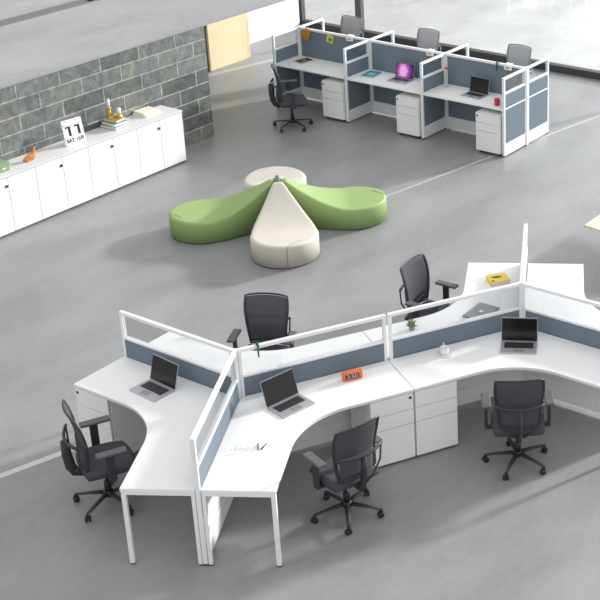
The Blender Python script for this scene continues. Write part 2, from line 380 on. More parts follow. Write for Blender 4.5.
# ------------------------------------------------------------------ sofa petals
def petal(mk, label, ang, k):
    Lp = 1.39; RM = .94
    def halfw(r):
        if r <= RM:
            k_ = max(0, r-.05)/(RM-.05); f_ = 1.12*k_**.88; return .042 + .378*(f_/(1+f_**8)**.125)*1.0435
        q_ = (r-RM)/(Lp-RM); return .42*math.sqrt(max(0, 1 - q_**2.0))
    def prof(r):
        q_ = min(1, r/.92); return .285 + .42*(1-q_)**1.75 + .03*max(0, (r-.85))
    N = 64; rs = [.06 + (Lp-.06)*math.sin(PI/2*(i/N)) for i in range(N+1)]; rs[-1] = Lp
    outl = [(r, halfw(r)) for r in rs] + [(r, -halfw(r)) for r in rs[::-1]]
    def dist(x, y):
        best = 9
        for (a, b), (c, d) in zip(outl, outl[1:] + outl[:1]):
            vx, vy = c-a, d-b; q = vx*vx+vy*vy; s = 0 if q < 1e-12 else max(0, min(1, ((x-a)*vx+(y-b)*vy)/q))
            best = min(best, math.hypot(x-a-s*vx, y-b-s*vy))
        return best
    RR = .035
    ts = [-1, -.985, -.95, -.9, -.82, -.65, -.4, -.15, .15, .4, .65, .82, .9, .95, .985, 1]
    t = thing('petal_sofa', label, 'sofa', (3.26, -4.25, 0), ang, 'petal seats meeting in a four-petal island sofa')
    bm = BM(); top = []; bot = []; low = []
    for r in rs:
        w_ = halfw(r); rowt = []; rowb = []
        for q in ts:
            y = w_*q; d = dist(r, y); dr = RR - math.sqrt(max(0, RR*RR - max(0, RR-d)**2))
            if w_ < RR: dr = min(dr, RR*.6) if r < .5 else dr
            rowt.append(bm.verts.new((r, y, prof(r) - dr))); rowb.append(bm.verts.new((r, y, .02)))
        top.append(rowt); bot.append(rowb)
    for i in range(N):
        for j in range(len(ts)-1):
            bm.faces.new([top[i][j], top[i+1][j], top[i+1][j+1], top[i][j+1]]).smooth = True
            bm.faces.new([bot[i][j], bot[i][j+1], bot[i+1][j+1], bot[i+1][j]])
        for j in (0, len(ts)-1):
            bm.faces.new([top[i][j], bot[i][j], bot[i+1][j], top[i+1][j]]).smooth = True
    for i in (0, N):
        for j in range(len(ts)-1): 
            bm.faces.new([top[i][j], top[i][j+1], bot[i][j+1], bot[i][j]])
    bmesh.ops.remove_doubles(bm, verts=list(bm.verts), dist=1e-4)
    bmesh.ops.recalc_face_normals(bm, faces=list(bm.faces))
    body = obj('seat', bm, mk, t)
    # base plinth
    bm = BM(); prism(bm, [(a*.97+.025, b*.93) for a, b in outl], 0, .02); obj('base', bm, 'gap', t)
    # front piping seam
    bm = BM()
    tube(bm, [(Lp+.001, 0, .03), (Lp+.001, 0, .24), (Lp-.004, .005, prof(Lp)-.012), (Lp-.03, .03, prof(Lp)-.002), (Lp-.09, .09, prof(Lp-.1)+.001), (Lp-.17, .20, prof(Lp-.2)+.001)], .0035, 6, up=Vector((1, 0, 0)))
    obj('seam', bm, 'seam', t)
    return t
petal('beige_sofa', 'beige petal seat of the island sofa, pointing towards the desks', -45, 0)
petal('green_sofa', 'left green petal seat of the island sofa, nearer the white cabinets', 225, 0)
petal('green_sofa', 'right green petal seat of the island sofa, nearer the cubicles', 45, 0)
petal('beige_sofa', 'beige petal seat at the back of the island sofa, mostly hidden', 135, 0)
bm = BM(); lathe(bm, [(.032, 0), (.032, .675), (.022, .69), (0, .693)], 16, T(3.26, -4.25, 0))
tag(obj('sofa_hub', bm, 'grey_plastic'), 'small grey hub where the four petal seats of the sofa meet', 'sofa connector')

# ------------------------------------------------------------------ cubicles (back row)
CW, CD, CH, DH = 1.464, .615, 1.219, .74
def stile(bm, x0, x1, y0, y1, z0, z1): box(bm, x0, x1, y0, y1, z0, z1, bev=.003, seg=1)
def main_screen(k, label):
    t = thing('cubicle_screen', label, 'partition', (k*CW, 0, 0), 0, 'long blue fabric screens between the cubicle desks')
    x0, x1 = .034, CW-.034
    bm = BM(); stile(bm, x0, x1, -.022, .022, CH-.035, CH); stile(bm, x0, x0+.022, -.022, .022, 0.02, CH-.035); stile(bm, x1-.022, x1, -.022, .022, 0.02, CH-.035)
    obj('frame', bm, 'alu', t)
    bm = BM(); box(bm, x0+.022, x1-.022, -.017, .017, DH-.03, CH-.035); obj('fabric_panel', bm, 'fabric', t)
    bm = BM(); box(bm, x0+.022, x1-.022, -.016, .016, .205, DH-.03); obj('fabric_panel', bm, 'fabric', t)
    bm = BM(); box(bm, x0+.022, x1-.022, -.021, .021, .02, .205, bev=.003); obj('skirting', bm, 'alu', t)
    return t
for k, l in enumerate(['blue fabric screen behind the cubicle desk with the black notebook, orange tag on it',
                       'blue fabric screen behind the cubicle desk with the purple-screened laptop',
                       'blue fabric screen behind the cubicle desk with the red cup']): main_screen(k, l)
for k, l in enumerate(['white post at the left end of the cubicle row', 'white post between the notebook cubicle and the purple laptop cubicle',
                       'white post between the purple laptop cubicle and the red cup cubicle', 'white post at the right end of the cubicle row, beyond the red cup']):
    bm = BM(); stile(bm, -.03, .03, -.03, .03, 0, CH+.004)
    o = obj('partition_post', bm, 'alu', None, (k*CW, 0, 0)); tag(o, l, 'post', 'white posts of the cubicle row')
def return_panel(k, side, label):
    t = thing('side_partition', label, 'partition', (k*CW, 0, 0), 0 if side < 0 else 180, 'side partitions of the cubicle row')
    a, b = -CD-.02, -.034     # along y
    bm = BM()
    stile(bm, -.02, .02, a, a+.035, 0.02, CH); stile(bm, -.02, .02, b-.025, b, .02, CH)
    for z0, z1 in ((CH-.033, CH), (.960, .990), (DH-.012, DH+.008)): stile(bm, -.02, .02, a+.035, b-.025, z0, z1)
    obj('frame', bm, 'alu', t)
    bm = BM(); box(bm, -.004, .004, a+.035, b-.025, .990, CH-.033); obj('glass_pane', bm, 'screen_glass', t)
    bm = BM(); box(bm, -.015, .015, a+.035, b-.025, DH+.008, .960); obj('fabric_panel', bm, 'fabric', t)
    bm = BM(); box(bm, -.015, .015, a+.035, b-.025, .205, DH-.012); obj('fabric_panel', bm, 'fabric', t)
    bm = BM(); box(bm, -.019, .019, a+.035, b-.025, .02, .205); obj('skirting', bm, 'alu', t)
    bm = BM(); box(bm, -.015, .015, a+.005, a+.035, 0, .02); box(bm, -.015, .015, b-.03, b-.005, 0, .02); obj('foot', bm, 'black', t)
    return t
FR = ['front side partition at the left end of the cubicle row, behind the office chair', 'front side partition with the dark plant behind its glass',
      'front side partition between the purple laptop and the red flower', 'front side partition right beside the red cup']
BK = ['rear glazed side partition at the left end of the cubicle row', 'rear glazed side partition opposite the one by the dark plant',
      'rear glazed side partition opposite the one by the red flower', 'rear side partition at the right end of the row, facing the windows']
for k in range(4): return_panel(k, -1, FR[k]); return_panel(k, 1, BK[k])
def cub_desk(k, side, label):
    t = thing('cubicle_desk', label, 'desk', (k*CW, 0, 0) if side < 0 else ((k+1)*CW, 0, 0), 0 if side < 0 else 180, 'cubicle desks')
    bm = BM(); box(bm, .023, CW-.023, -CD-.012, -.025, DH-.025, DH, bev=.002); obj('desktop', bm, 'white', t)
    for x in (.03, CW-.06):
        bm = BM(); box(bm, x, x+.03, -CD+.06, -.05, DH-.06, DH-.025); obj('bracket', bm, 'steel', t)
    return t
for k, l in enumerate(['white cubicle desk holding the black notebook', 'white cubicle desk holding the teal book and purple-screened laptop', 'white cubicle desk holding the red cup and dark-screened laptop']): cub_desk(k, -1, l)
for k, l in enumerate(['white rear cubicle desk behind the screen with the orange tag', 'white rear cubicle desk behind the middle screen', 'white rear cubicle desk nearest the right end, facing the windows']): cub_desk(k, 1, l)

def pedestal(name, w_, d_, h, z0, label, group, lock='left', casters=False):
    """front face on -y, origin centre of footprint"""
    t = thing(name, label, 'drawer unit', (0, 0, 0), 0, group)
    bm = BM(); box(bm, -w_/2, w_/2, -d_/2+.02, d_/2, z0, h, bev=.003); obj('body', bm, 'white', t)
    bm = BM(); box(bm, -w_/2+.012, w_/2-.012, -d_/2+.012, -d_/2+.02, z0+.012, h-.006); obj('reveal', bm, 'gap', t)
    H = h - z0; cuts = [h-.004, h-.004-.245*H, h-.004-.46*H, z0+.004]
    for i in range(3):
        bm = BM(); box(bm, -w_/2+.003, w_/2-.003, -d_/2-.004, -d_/2+.012, cuts[i+1]+.003, cuts[i]-.003, bev=.002); d = obj('drawer', bm, 'white', t)
        if i == 0 and lock:
            x = (-1 if lock == 'left' else 1) * (w_/2-.035)
            bm = BM(); lathe(bm, [(0, 0), (.013, 0), (.013, .006), (.004, .008), (0, .008)], 14, T(x, -d_/2-.004, cuts[0]-.045) @ Matrix.Rotation(PI/2, 4, 'X')); obj('lock', bm, 'black', d)
    if casters:
        for sx in (-1, 1):
            for sy in (-1, 1):
                bm = BM(); lathe(bm, [(0, -.012), (.02, -.012), (.022, 0), (.02, .012), (0, .012)], 12, T(sx*(w_/2-.05), sy*(d_/2-.06), .0221) @ Matrix.Rotation(PI/2, 4, 'Y'))
                box(bm, sx*(w_/2-.05)-.014, sx*(w_/2-.05)+.014, sy*(d_/2-.06)-.014, sy*(d_/2-.06)+.014, .03, z0+.001)
                obj('caster', bm, 'black', t)
    else:
        bm = BM(); box(bm, -w_/2+.02, w_/2-.02, -d_/2+.03, d_/2-.02, 0, z0+.001); obj('base', bm, 'gap', t)
    return t
mp0 = pedestal('mobile_pedestal', .42, .50, .64, .045, 'white three-drawer pedestal under the notebook desk', 'white mobile pedestals under the cubicle desks', 'left', True)
mp0.location = (CW-.25, -.42, 0)
dup(mp0, 'white three-drawer pedestal under the purple-screened laptop desk', (2*CW-.25, -.42, 0))
dup(mp0, 'white three-drawer pedestal under the red cup desk', (3*CW-.25, -.42, 0))

# ------------------------------------------------------------------ 120 degree cluster
A0 = Vector((6.698, -8.641, 0)); LA = 1.438; DD = .627
B0 = A0 + U(60)*LA; C0 = B0 + U(60)*LA
PH = 1.213
def arm_panel(p, ang, label, length=LA):
    t = thing('desk_partition', label, 'partition', p, ang, 'glazed partitions of the desk cluster')
    a, b = .026, length-.002
    bm = BM()
    stile(bm, a, a+.03, -.02, .02, .02, PH); stile(bm, b-.03, b, -.02, .02, .02, PH)
    for z0, z1 in ((PH-.032, PH), (.925, .950), (DH-.03, DH-.005), (.19, .21)): stile(bm, a+.03, b-.03, -.02, .02, z0, z1)
    obj('frame', bm, 'alu', t)
    bm = BM(); box(bm, a+.03, b-.03, -.004, .004, .950, PH-.032); obj('glass_pane', bm, 'screen_glass', t)
    bm = BM(); box(bm, a+.03, b-.03, -.016, .016, DH-.005, .925); obj('fabric_panel', bm, 'fabric', t)
    bm = BM(); box(bm, a+.03, b-.03, -.012, .012, .21, DH-.03); obj('lower_panel', bm, 'steel', t)
    bm = BM(); box(bm, a+.03, b-.03, -.018, .018, .03, .19); obj('skirting', bm, 'alu', t)
    for x in (a+.015, b-.015):
        bm = BM(); lathe(bm, [(.012, 0), (.014, .004), (.014, .02)], 12, T(x, 0, 0)); obj('foot', bm, 'black', t)
    return t
def MX(v): return (v.x, v.y, 0)
arm_panel(MX(A0), 180, 'glazed partition running left from the near junction, behind the shaded desk')
arm_panel(MX(A0), 300, 'glazed partition coming towards the viewer, between shaded desk and paper desk')
arm_panel(MX(A0), 60, 'glazed partition behind the orange clock, green pen clipped on top')
arm_panel(MX(B0), 60, 'glazed partition between the orange clock desk seam and the far junction, behind the white cup')
arm_panel(MX(C0), 120, 'glazed partition pointing straight back, beside the yellow book')
arm_panel(MX(C0), 0, 'glazed partition running off the right picture edge from the far junction')
for p, l in ((A0, 'three-way white post at the near junction of the desk partitions'), (C0, 'three-way white post at the far junction, behind the middle laptop')):
    bm = BM(); prism(bm, [(p.x + .028*math.cos(R(a)), p.y + .028*math.sin(R(a))) for a in range(30, 390, 60)], 0, PH+.003)
    tag(obj('junction_post', bm, 'alu'), l, 'post', 'three-way partition posts')

def desk(p, bis, peds, label):
    """bis: bisector angle. peds: set of arm signs (+1 / -1) whose end carries a pedestal"""
    t = thing('corner_desk', label, 'desk', (p.x, p.y, 0), bis, 'white 120 degree corner desks')
    off = .024; Le = LA - .004; Dp = DD
    pts = []
    up = U(60); nm = U(-30)                                 # + arm and its inward normal
    un = U(-60); nn = U(30)
    pts.append(Vector((off/math.sin(R(60)), 0, 0)))
    pts.append(un*Le + nn*off); pts.append(un*Le + nn*Dp)
    # fillet between inner edges: corner at x = Dp/sin60
    cx = Dp/math.sin(R(60)); tt = .43; r = tt/math.tan(R(30))
    corner = Vector((cx, 0, 0)); p1 = corner + un*tt; p2 = corner + up*tt
    cen = p1 + U(30)*r
    a1 = math.atan2(p1.y-cen.y, p1.x-cen.x); a2 = math.atan2(p2.y-cen.y, p2.x-cen.x)
    if a1 < 0: a1 += 2*PI
    if a2 < 0: a2 += 2*PI
    for i in range(25): a = a1 + (a2-a1)*i/24; pts.append(Vector((cen.x + r*math.cos(a), cen.y + r*math.sin(a), 0)))
    pts.append(up*Le + nm*Dp); pts.append(up*Le + nm*off)
    bm = BM(); prism(bm, [(q.x, q.y) for q in pts], DH-.027, DH, bev=.002); obj('desktop', bm, 'white', t)
    for s in (1, -1):
        u = U(60*s); n = U(60*s-90*s)
        Mx = Matrix.Translation(u*Le) @ Matrix(((-u.x, n.x, 0, 0), (-u.y, n.y, 0, 0), (0, 0, 1, 0), (0, 0, 0, 1)))
        # local frame: x inward along arm, y away from the partition
        if s not in peds:
            bm = BM(); box(bm, .003, .038, Dp-.042, Dp-.004, .012, DH-.062, Mx, bev=.002); l1 = obj('leg', bm, 'alu', t)
            bm = BM(); box(bm, .005, .036, Dp-.040, Dp-.006, 0, .013, Mx); obj('foot', bm, 'black', l1)
            bm = BM(); box(bm, .003, .038, .026, .058, .012, DH-.062, Mx, bev=.002); l2 = obj('leg', bm, 'alu', t)
            bm = BM(); box(bm, .005, .036, .028, .056, 0, .013, Mx); obj('foot', bm, 'black', l2)
            bm = BM(); box(bm, .003, .038, .026, Dp-.004, DH-.062, DH-.028, Mx, bev=.002); obj('end_rail', bm, 'alu', t)
    return t
desk(A0, 240, {-1}, 'white corner desk in shade at the left, chair pushed to its curve')
desk(A0, 0, {1}, 'sunlit white corner desk with the orange clock and paper sheet')
desk(A0, 120, set(), 'white corner desk behind the near junction, in front of the facing office chair')
desk(C0, 300, {-1}, 'white corner desk with the white cup and middle laptop, cut off at right')
desk(C0, 180, set(), 'white corner desk holding the yellow book and closed grey laptop')
desk(C0, 60, set(), 'white empty corner desk behind the far junction at right')

def desk_ped(p, bis, s, label, lock):
    u = U(bis+60*s); n = U(bis-30*s); w_ = .425; d_ = .52
    t = pedestal('desk_pedestal', w_, d_, DH-.029, .02, label, 'white three-drawer pedestals carrying the corner desks', lock)
    q = p + u*(LA-.006-w_/2) + n*(DD-d_/2-.006)
    t.location = (q.x, q.y, 0); t.rotation_euler = (0, 0, math.atan2(n.y, n.x) + PI/2)
desk_ped(A0, 240, -1, 'white three-drawer pedestal at the far left end of the shaded desk', 'left')
desk_ped(A0, 0, 1, 'white three-drawer pedestal with black lock, left of the seam between front desks', 'right')
desk_ped(C0, 300, -1, 'white three-drawer pedestal right of the seam between the front desks', None)

# ------------------------------------------------------------------ chairs
def office_chair(label, kind='dark', group=None, phase=0):
    """faces local +x"""
    fm, mm, sm = ('chair_plastic', 'chair_mesh', 'seat_fabric') if kind == 'dark' else ('grey_plastic', 'grey_mesh', 'grey_fabric')
    t = thing('office_chair', label, 'chair', (0, 0, 0), 0, group)
    # seat cushion
    def top(u, v):
        a = (u-.5)*2; b = (v-.5)*2; ed = max(abs(a), abs(b))
        x = a*.235*(1-.10*b*b) + .02; y = b*.245*(1-.12*a*a*(1 if a > 0 else .6))
        z = .475 - .012*(1-a*a)*(1-b*b) - .035*max(0, (ed-.86)/.14)**2 - (.02*a*a if a > 0 else 0)
        return (x, y, z)
    def bot(u, v):
        a = (u-.5)*2; b = (v-.5)*2
        return (a*.225*(1-.10*b*b) + .02, b*.235*(1-.12*a*a*(1 if a > 0 else .6)), .405)
    bm = BM(); grid_solid(bm, top, bot, 16, 16); obj('seat', bm, sm, t)
    bm = BM(); box(bm, -.17, .18, -.20, .20, .385, .405, bev=.008); obj('seat_pan', bm, fm, t)
    # backrest surface curve (x, z) and half width
    def bx_(s):   # s 0 bottom .. 1 top
        return -.190 + .03*math.sin(s*PI) - .055*s**1.3
    def bz_(s): return .49 + .515*s
    def bw(s): return .178 + .042*min(1, s*1.4) - .006*max(0, s-.8)/.2
    def P(s, q, off=0):
        return Vector((bx_(s) - .035*(1-q*q) + .02 + off, bw(s)*q, bz_(s) - .012*q**4*(1 if s > .9 else 0)))
    bm = BM(); grid_solid(bm, lambda u, v: P(.03+.94*u, (v-.5)*1.9, .003), lambda u, v: P(.03+.94*u, (v-.5)*1.9, -.003), 14, 12); 
    back = obj('backrest', bm, mm, t)
    bm = BM()
    loop = [P(s, -1) for s in [i/12 for i in range(13)]] + [P(1, q/6) for q in range(-5, 6)] + [P(s, 1) for s in [1-i/12 for i in range(13)]] + [P(0, -q/6) for q in range(-5, 6)]
    loop.append(loop[0]); tube(bm, loop, .011, 8, .9, up=Vector((1, 0, 0))); obj('back_frame', bm, fm, back)
    bm = BM(); grid_solid(bm, lambda u, v: P(.04+.36*u, (v-.5)*1.8, -.006), lambda u, v: P(.04+.36*u, (v-.5)*1.8, -.012), 8, 10); obj('lumbar_pad', bm, mm, back)
    # lumbar bar, behind the mesh
    bm = BM()
    tube(bm, [(-.235 - .060*(1-(q/5)**2), .222*q/5, .745 - .012*(1-(q/5)**2)) for q in range(-5, 6)], .013, 8, 1.3); obj('lumbar_bar', bm, fm, back)
    # spine from under the seat to the lumbar bar
    bm = BM(); tube(bm, [(-.05, 0, .385), (-.18, 0, .375), (-.245, 0, .40), (-.280, 0, .47), (-.297, 0, .60), (-.297, 0, .735)], [.034, .038, .042, .044, .042, .036], 8, .4, up=Vector((0, 1, 0.001)))
    obj('spine', bm, fm, t)
    for s in (-1, 1):
        bm = BM(); tube(bm, [(-.262, s*.03, .43), (-.25, s*.13, .49), (-.238, s*.205, .59), (-.238, s*.219, .73)], .009, 6); obj('back_brace', bm, fm, t)
    # arms
    for s in (-1, 1):
        bm = BM(); box(bm, -.035, .035, s*.288-.014, s*.288+.014, .40, .650, bev=.006); box(bm, -.03, .03, min(s*.16, s*.30), max(s*.16, s*.30), .388, .408, bev=.004); a = obj('arm_support', bm, fm, t)
        bm = BM(); box(bm, -.115, .145, s*.285-.042, s*.285+.042, .650, .678, bev=.012, seg=3); obj('arm_pad', bm, 'arm_pad' if kind == 'dark' else 'grey_plastic', t)
    # mechanism and lift
    bm = BM(); box(bm, -.13, .11, -.075, .075, .345, .388, bev=.01); tube(bm, [(.05, -.06, .365), (.05, -.22, .36)], .006, 6); obj('mechanism', bm, fm, t)
    bm = BM(); lathe(bm, [(.03, .10), (.03, .22), (.026, .225), (.016, .226), (.016, .35)], 16); obj('gas_lift', bm, 'black', t)
    bm = BM(); lathe(bm, [(.0, .075), (.038, .075), (.045, .095), (.040, .125), (.0, .13)], 16)
    for k in range(5):
        d = U(phase + 72*k); tube(bm, [d*.03 + Vector((0, 0, .108)), d*.17 + Vector((0, 0, .097)), d*.305 + Vector((0, 0, .078))], [.026, .021, .016], 8, .6)
    obj('star_base', bm, fm, t)
    for k in range(5):
        a = phase + 72*k; Mx = RZ(a) @ T(.305, 0, 0) @ RZ(35)
        bm = BM()
        for sy in (-1, 1):
            lathe(bm, [(0, -.009), (.024, -.009), (.0275, -.004), (.0275, .004), (.024, .009), (0, .009)], 14, Mx @ T(-.01, sy*.016, .0276) @ Matrix.Rotation(PI/2, 4, 'X'))
        box(bm, -.025, .012, -.008, .008, .028, .062, Mx, bev=.003); lathe(bm, [(.007, .05), (.007, .075)], 8, Mx)
        obj('caster', bm, 'black', t)
    return t
def place(t, x, y, f): t.location = (x, y, 0); t.rotation_euler = (0, 0, R(f)); return t
G = 'charcoal mesh office chairs'
place(office_chair('charcoal mesh office chair at the shaded left desk, seen from its side', 'dark', G, 66-62), 6.07, -9.68, 62)
place(office_chair('charcoal mesh office chair at the curve of the orange clock desk', 'dark', G, 23.5-163), 7.95, -8.71, 163)
place(office_chair('charcoal mesh office chair seen from behind, at the desk with the white cup', 'dark', G, 66-127), 8.79, -7.27, 127)
place(office_chair('charcoal mesh office chair facing the viewer behind the near junction', 'dark', G, 10), 6.01, -7.57, 297)
place(office_chair('charcoal mesh office chair facing right, behind the partition near the yellow book', 'dark', G, 20), 6.89, -5.95, 2)
place(office_chair('charcoal mesh office chair at the left end of the cubicle row', 'dark', G, 60-48), .85, -1.23, 48)

# ------------------------------------------------------------------ laptops
def laptop(label, loc, rz, lit=False, tilt=17):
    t = thing('laptop', label, 'laptop', loc, rz, 'open laptops')
    W_, Dp, th = .35, .238, .014
    bm = BM(); box(bm, -W_/2, W_/2, 0, Dp, 0, th, bev=.004); base = obj('base', bm, 'silver', t)
    bm = BM(); box(bm, -W_/2+.035, W_/2-.035, .095, .205, th, th+.0015, mi=0); obj('keyboard', bm, 'key', base)
    bm = BM(); box(bm, -.05, .05, .015, .082, th, th+.0008); obj('touchpad', bm, 'grey_lid', base)
    Mx = T(0, Dp+.002, th*.6) @ Matrix.Rotation(R(-tilt), 4, 'X')
    bm = BM(); box(bm, -W_/2, W_/2, -.004, .004, .004, .242, Mx, bev=.003); lid = obj('lid', bm, 'silver', t)
    bm = BM(); box(bm, -W_/2+.003, W_/2-.003, -.0055, -.004, .008, .239, Mx); bz = obj('bezel', bm, 'black', lid)
    bm = BM(); box(bm, -W_/2+.013, W_/2-.013, -.0065, -.0055, .018, .229)
    s = obj('screen', bm, 'nebula' if lit else 'screen_off', bz); s.matrix_local = Mx
    return t
laptop('open laptop with dark screen on the shaded left desk', (5.957, -9.10, DH), -4.7, tilt=16)
laptop('open laptop with dark screen on the orange clock desk', (7.331, -8.548, DH), 78.5, tilt=18)
laptop('open laptop with dark screen in the corner of the white cup desk', (8.42, -6.67, DH), 28.5, tilt=8)
laptop('open laptop with a glowing purple screen in the middle cubicle', (2.27, -.415, DH), 0, True, tilt=12)
laptop('open laptop with dark screen beside the red cup in the right cubicle', (3.66, -.43, DH), -3, tilt=12)
t = thing('closed_laptop', 'closed grey laptop with a white round mark, behind the glass near the yellow book', 'laptop', (7.65, -6.14, DH), 92)
bm = BM(); box(bm, -.17, .17, -.12, .12, 0, .018, bev=.007, seg=3); obj('lid', bm, 'grey_lid', t)
bm = BM(); lathe(bm, [(.024, .018), (.024, .0188)], 20); obj('logo', bm, 'paper', t)

# ------------------------------------------------------------------ small things on the desks
t = thing('desk_clock', 'orange digital clock reading 3:50 on the sunlit desk', 'clock', (7.372, -7.862, DH), 56)
bm = BM(); box(bm, -.095, .095, -.028, .028, 0, .085, bev=.012, seg=3); obj('case', bm, 'orange', t)
bm = BM(); box(bm, -.072, .058, -.031, -.027, .022, .068); f = obj('display', bm, 'black', t)
bm = BM(); text_bm(bm, '3:50', .055, T(-.009, -.0315, .045) @ Matrix.Rotation(PI/2, 4, 'X'), depth=.0006, xs=1.15); obj('digits', bm, 'clock_digit', f)
# paper with printed columns and a pen
t = thing('paper_sheet', 'white printed sheet lying on the sunlit desk near the partition end', 'paper', (7.335, -9.235, DH), 28)
bm = BM(); box(bm, -.15, .15, -.11, .11, 0, .0025); obj('sheet', bm, 'paper', t)
bm = BM()
for i in range(9):
    x = -.115 + i*.022; hh = .03 + .05*abs(math.sin(i*1.7)); box(bm, x, x+.006, -.05, -.05+hh, .0025, .0029)
box(bm, -.13, .13, -.085, -.081, .0025, .0029); box(bm, -.13, .05, .07, .0725, .0025, .0029)
obj('print', bm, 'grey_ink', t)
o = BM(); tube(o, [(7.44, -9.20, DH+.009), (7.375, -9.13, DH+.010)], .005, 8); tag(obj('pen', o, 'ink'), 'left of the two dark pens lying on the printed sheet', 'pen', 'dark pens on the printed sheet')
o = BM(); tube(o, [(7.462, -9.19, DH+.009), (7.44, -9.10, DH+.010)], .005, 8); tag(obj('pen', o, 'ink'), 'right of the two dark pens lying on the printed sheet', 'pen', 'dark pens on the printed sheet')
# white saucer + cup + spoon
bm = BM()
sq = [(.072*math.copysign(abs(math.cos(a))**.6, math.cos(a)), .066*math.copysign(abs(math.sin(a))**.6, math.sin(a))) for a in [2*PI*i/32 for i in range(32)]]
prism(bm, sq, 0, .010, bev=.003)
tag(obj('saucer', bm, 'cab_top', None, (7.83, -7.045, DH), (0, 0, R(30))), 'white rounded square saucer under the white cup on the desk', 'saucer')
t = thing('coffee_cup', 'white cup with a spoon standing on the saucer of the middle front desk', 'cup', (7.83, -7.04, DH+.010), 150)
bm = BM(); lathe(bm, [(0, 0), (.032, 0), (.040, .01), (.047, .068), (.044, .068), (.036, .014), (0, .010)], 24); obj('cup_body', bm, 'porcelain', t)
bm = BM(); tube(bm, [(.043+.024*math.sin(PI*i/8), 0, .020+.035*i/8) for i in range(9)], .004, 6, up=Vector((0, 1, 0))); obj('handle', bm, 'porcelain', t)
bm = BM(); tube(bm, [(-.01, 0, .014), (.012, .005, .115)], .005, 6); obj('spoon', bm, 'porcelain', t)
# green pen clipped on the partition
q = A0 + U(60)*.205
t = thing('clip_pen', 'dark green pen clipped over the partition rail near the near junction', 'pen', (q.x, q.y, PH), 60)
bm = BM(); tube(bm, [(0, -.032, .035), (0, -.032, -.11)], [.011, .007], 8, up=Vector((1, 0, 0))); obj('barrel', bm, 'bottle_green', t)
bm = BM(); box(bm, -.01, .01, -.04, .026, .0, .006); obj('clip', bm, 'bottle_green', t)
# books
def book(label, loc, rz, w_, d_, h, cover, group=None, name='book', extra=None):
    t = thing(name, label, 'book', loc, rz, group)
    bm = BM(); box(bm, -w_/2, w_/2, -d_/2, d_/2, 0, .003); box(bm, -w_/2, w_/2, -d_/2, d_/2, h-.003, h); box(bm, -w_/2, -w_/2+.003, -d_/2, d_/2, .003, h-.003); obj('cover', bm, cover, t)
    bm = BM(); box(bm, -w_/2+.003, w_/2-.005, -d_/2+.005, d_/2-.005, .003, h-.003); obj('pages', bm, 'book_pages' if cover != 'cream' else 'cream', t)
    if extra: extra(t, h)
    return t
def ex_yellow(t, h):
    bm = BM(); prism(bm, [(-.06+.055*math.cos(a)+.05, .02+.025*math.sin(a)) for a in [2*PI*i/20 for i in range(20)]], h, h+.0008); obj('print', bm, 'brown_print', t)
    bm = BM(); box(bm, -.09, -.06, -.075, -.05, h, h+.0008); obj('print', bm, 'ink', t)
book('thick yellow book on the desk beside the back partition', (7.408, -5.448, DH), 50, .215, .19, .045, 'yellow', None, 'book', ex_yellow)
def ex_teal(t, h):
    bm = BM(); box(bm, -.05, .07, -.07, .05, h, h+.0008); obj('print', bm, 'teal_light', t)
book('teal book lying flat on the middle cubicle desk', (1.70, -.275, DH), 8, .21, .29, .02, 'teal', None, 'book', ex_teal)
book('black notebook lying on the left cubicle desk', (.31, -.265, DH), -12, .17, .24, .022, 'black', None, 'notebook',
     lambda t, h: obj('label_patch', (lambda b: (box(b, -.03, .05, -.05, .04, h, h+.0008), b)[1])(BM()), 'olive', t))
# red cup, flower vase
t = thing('red_cup', 'red cup at the right end of the cubicle desk', 'cup', (4.20, -.50, DH), 70)
bm = BM(); lathe(bm, [(0, 0), (.036, 0), (.040, .01), (.042, .10), (.039, .10), (.036, .012), (0, .008)], 24); obj('cup_body', bm, 'red', t)
bm = BM(); tube(bm, [(.040+.026*math.sin(PI*i/8), 0, .025+.05*i/8) for i in range(9)], .005, 6, up=Vector((0, 1, 0))); obj('handle', bm, 'red', t)
t = thing('flower_vase', 'slim vase with a single red flower by the middle cubicle post', 'vase', (3.06, -.17, DH), 0)
bm = BM(); lathe(bm, [(0, 0), (.032, 0), (.030, .012), (.012, .03), (.010, .12), (.014, .14), (.008, .14), (.006, .03), (0, .02)], 16); obj('vase_body', bm, 'clear_vase', t)
bm = BM(); tube(bm, [(0, 0, .02), (.002, .0, .2), (.012, 0, .27)], .003, 6); obj('stem', bm, 'leaf', t)
bm = BM()
for k in range(6): 
    Mx = T(.014, 0, .285) @ RZ(60*k) @ Matrix.Rotation(R(-35), 4, 'Y')
    tt_ = bmesh.new(); bmesh.ops.create_uvsphere(tt_, u_segments=8, v_segments=6, radius=.024); bmesh.ops.transform(tt_, matrix=Mx @ T(.022, 0, 0) @ Matrix.Diagonal((1, .7, .35, 1)), verts=list(tt_.verts)); join(bm, tt_)
obj('blossom', bm, 'red_petal', t)
def plant(label, loc, s, mk, pot):
    t = thing('potted_plant', label, 'plant', loc, 0)
    bm = BM(); lathe(bm, [(0, 0), (.03*s, 0), (.042*s, .055*s), (.037*s, .055*s), (.03*s, .045*s), (0, .045*s)], 18); obj('pot', bm, pot, t)
    bm = BM(); rnd = random.Random(3)
    for i in range(46):
        a = rnd.uniform(0, 360); el = rnd.uniform(5, 85); ln = rnd.uniform(.05, .10)*s
        Mx = T(0, 0, .05*s) @ RZ(a) @ Matrix.Rotation(R(-el), 4, 'Y')
        w2 = .013*s
        v = [bm.verts.new(Mx @ Vector(c)) for c in ((0, 0, 0), (ln*.5, w2, .004*s), (ln, 0, -.006*s), (ln*.5, -w2, .004*s), (ln*.5, 0, -.006*s))]
        bm.faces.new([v[0], v[1], v[4]]); bm.faces.new([v[1], v[2], v[4]]); bm.faces.new([v[2], v[3], v[4]]); bm.faces.new([v[3], v[0], v[4]])
    obj('foliage', bm, mk, t)
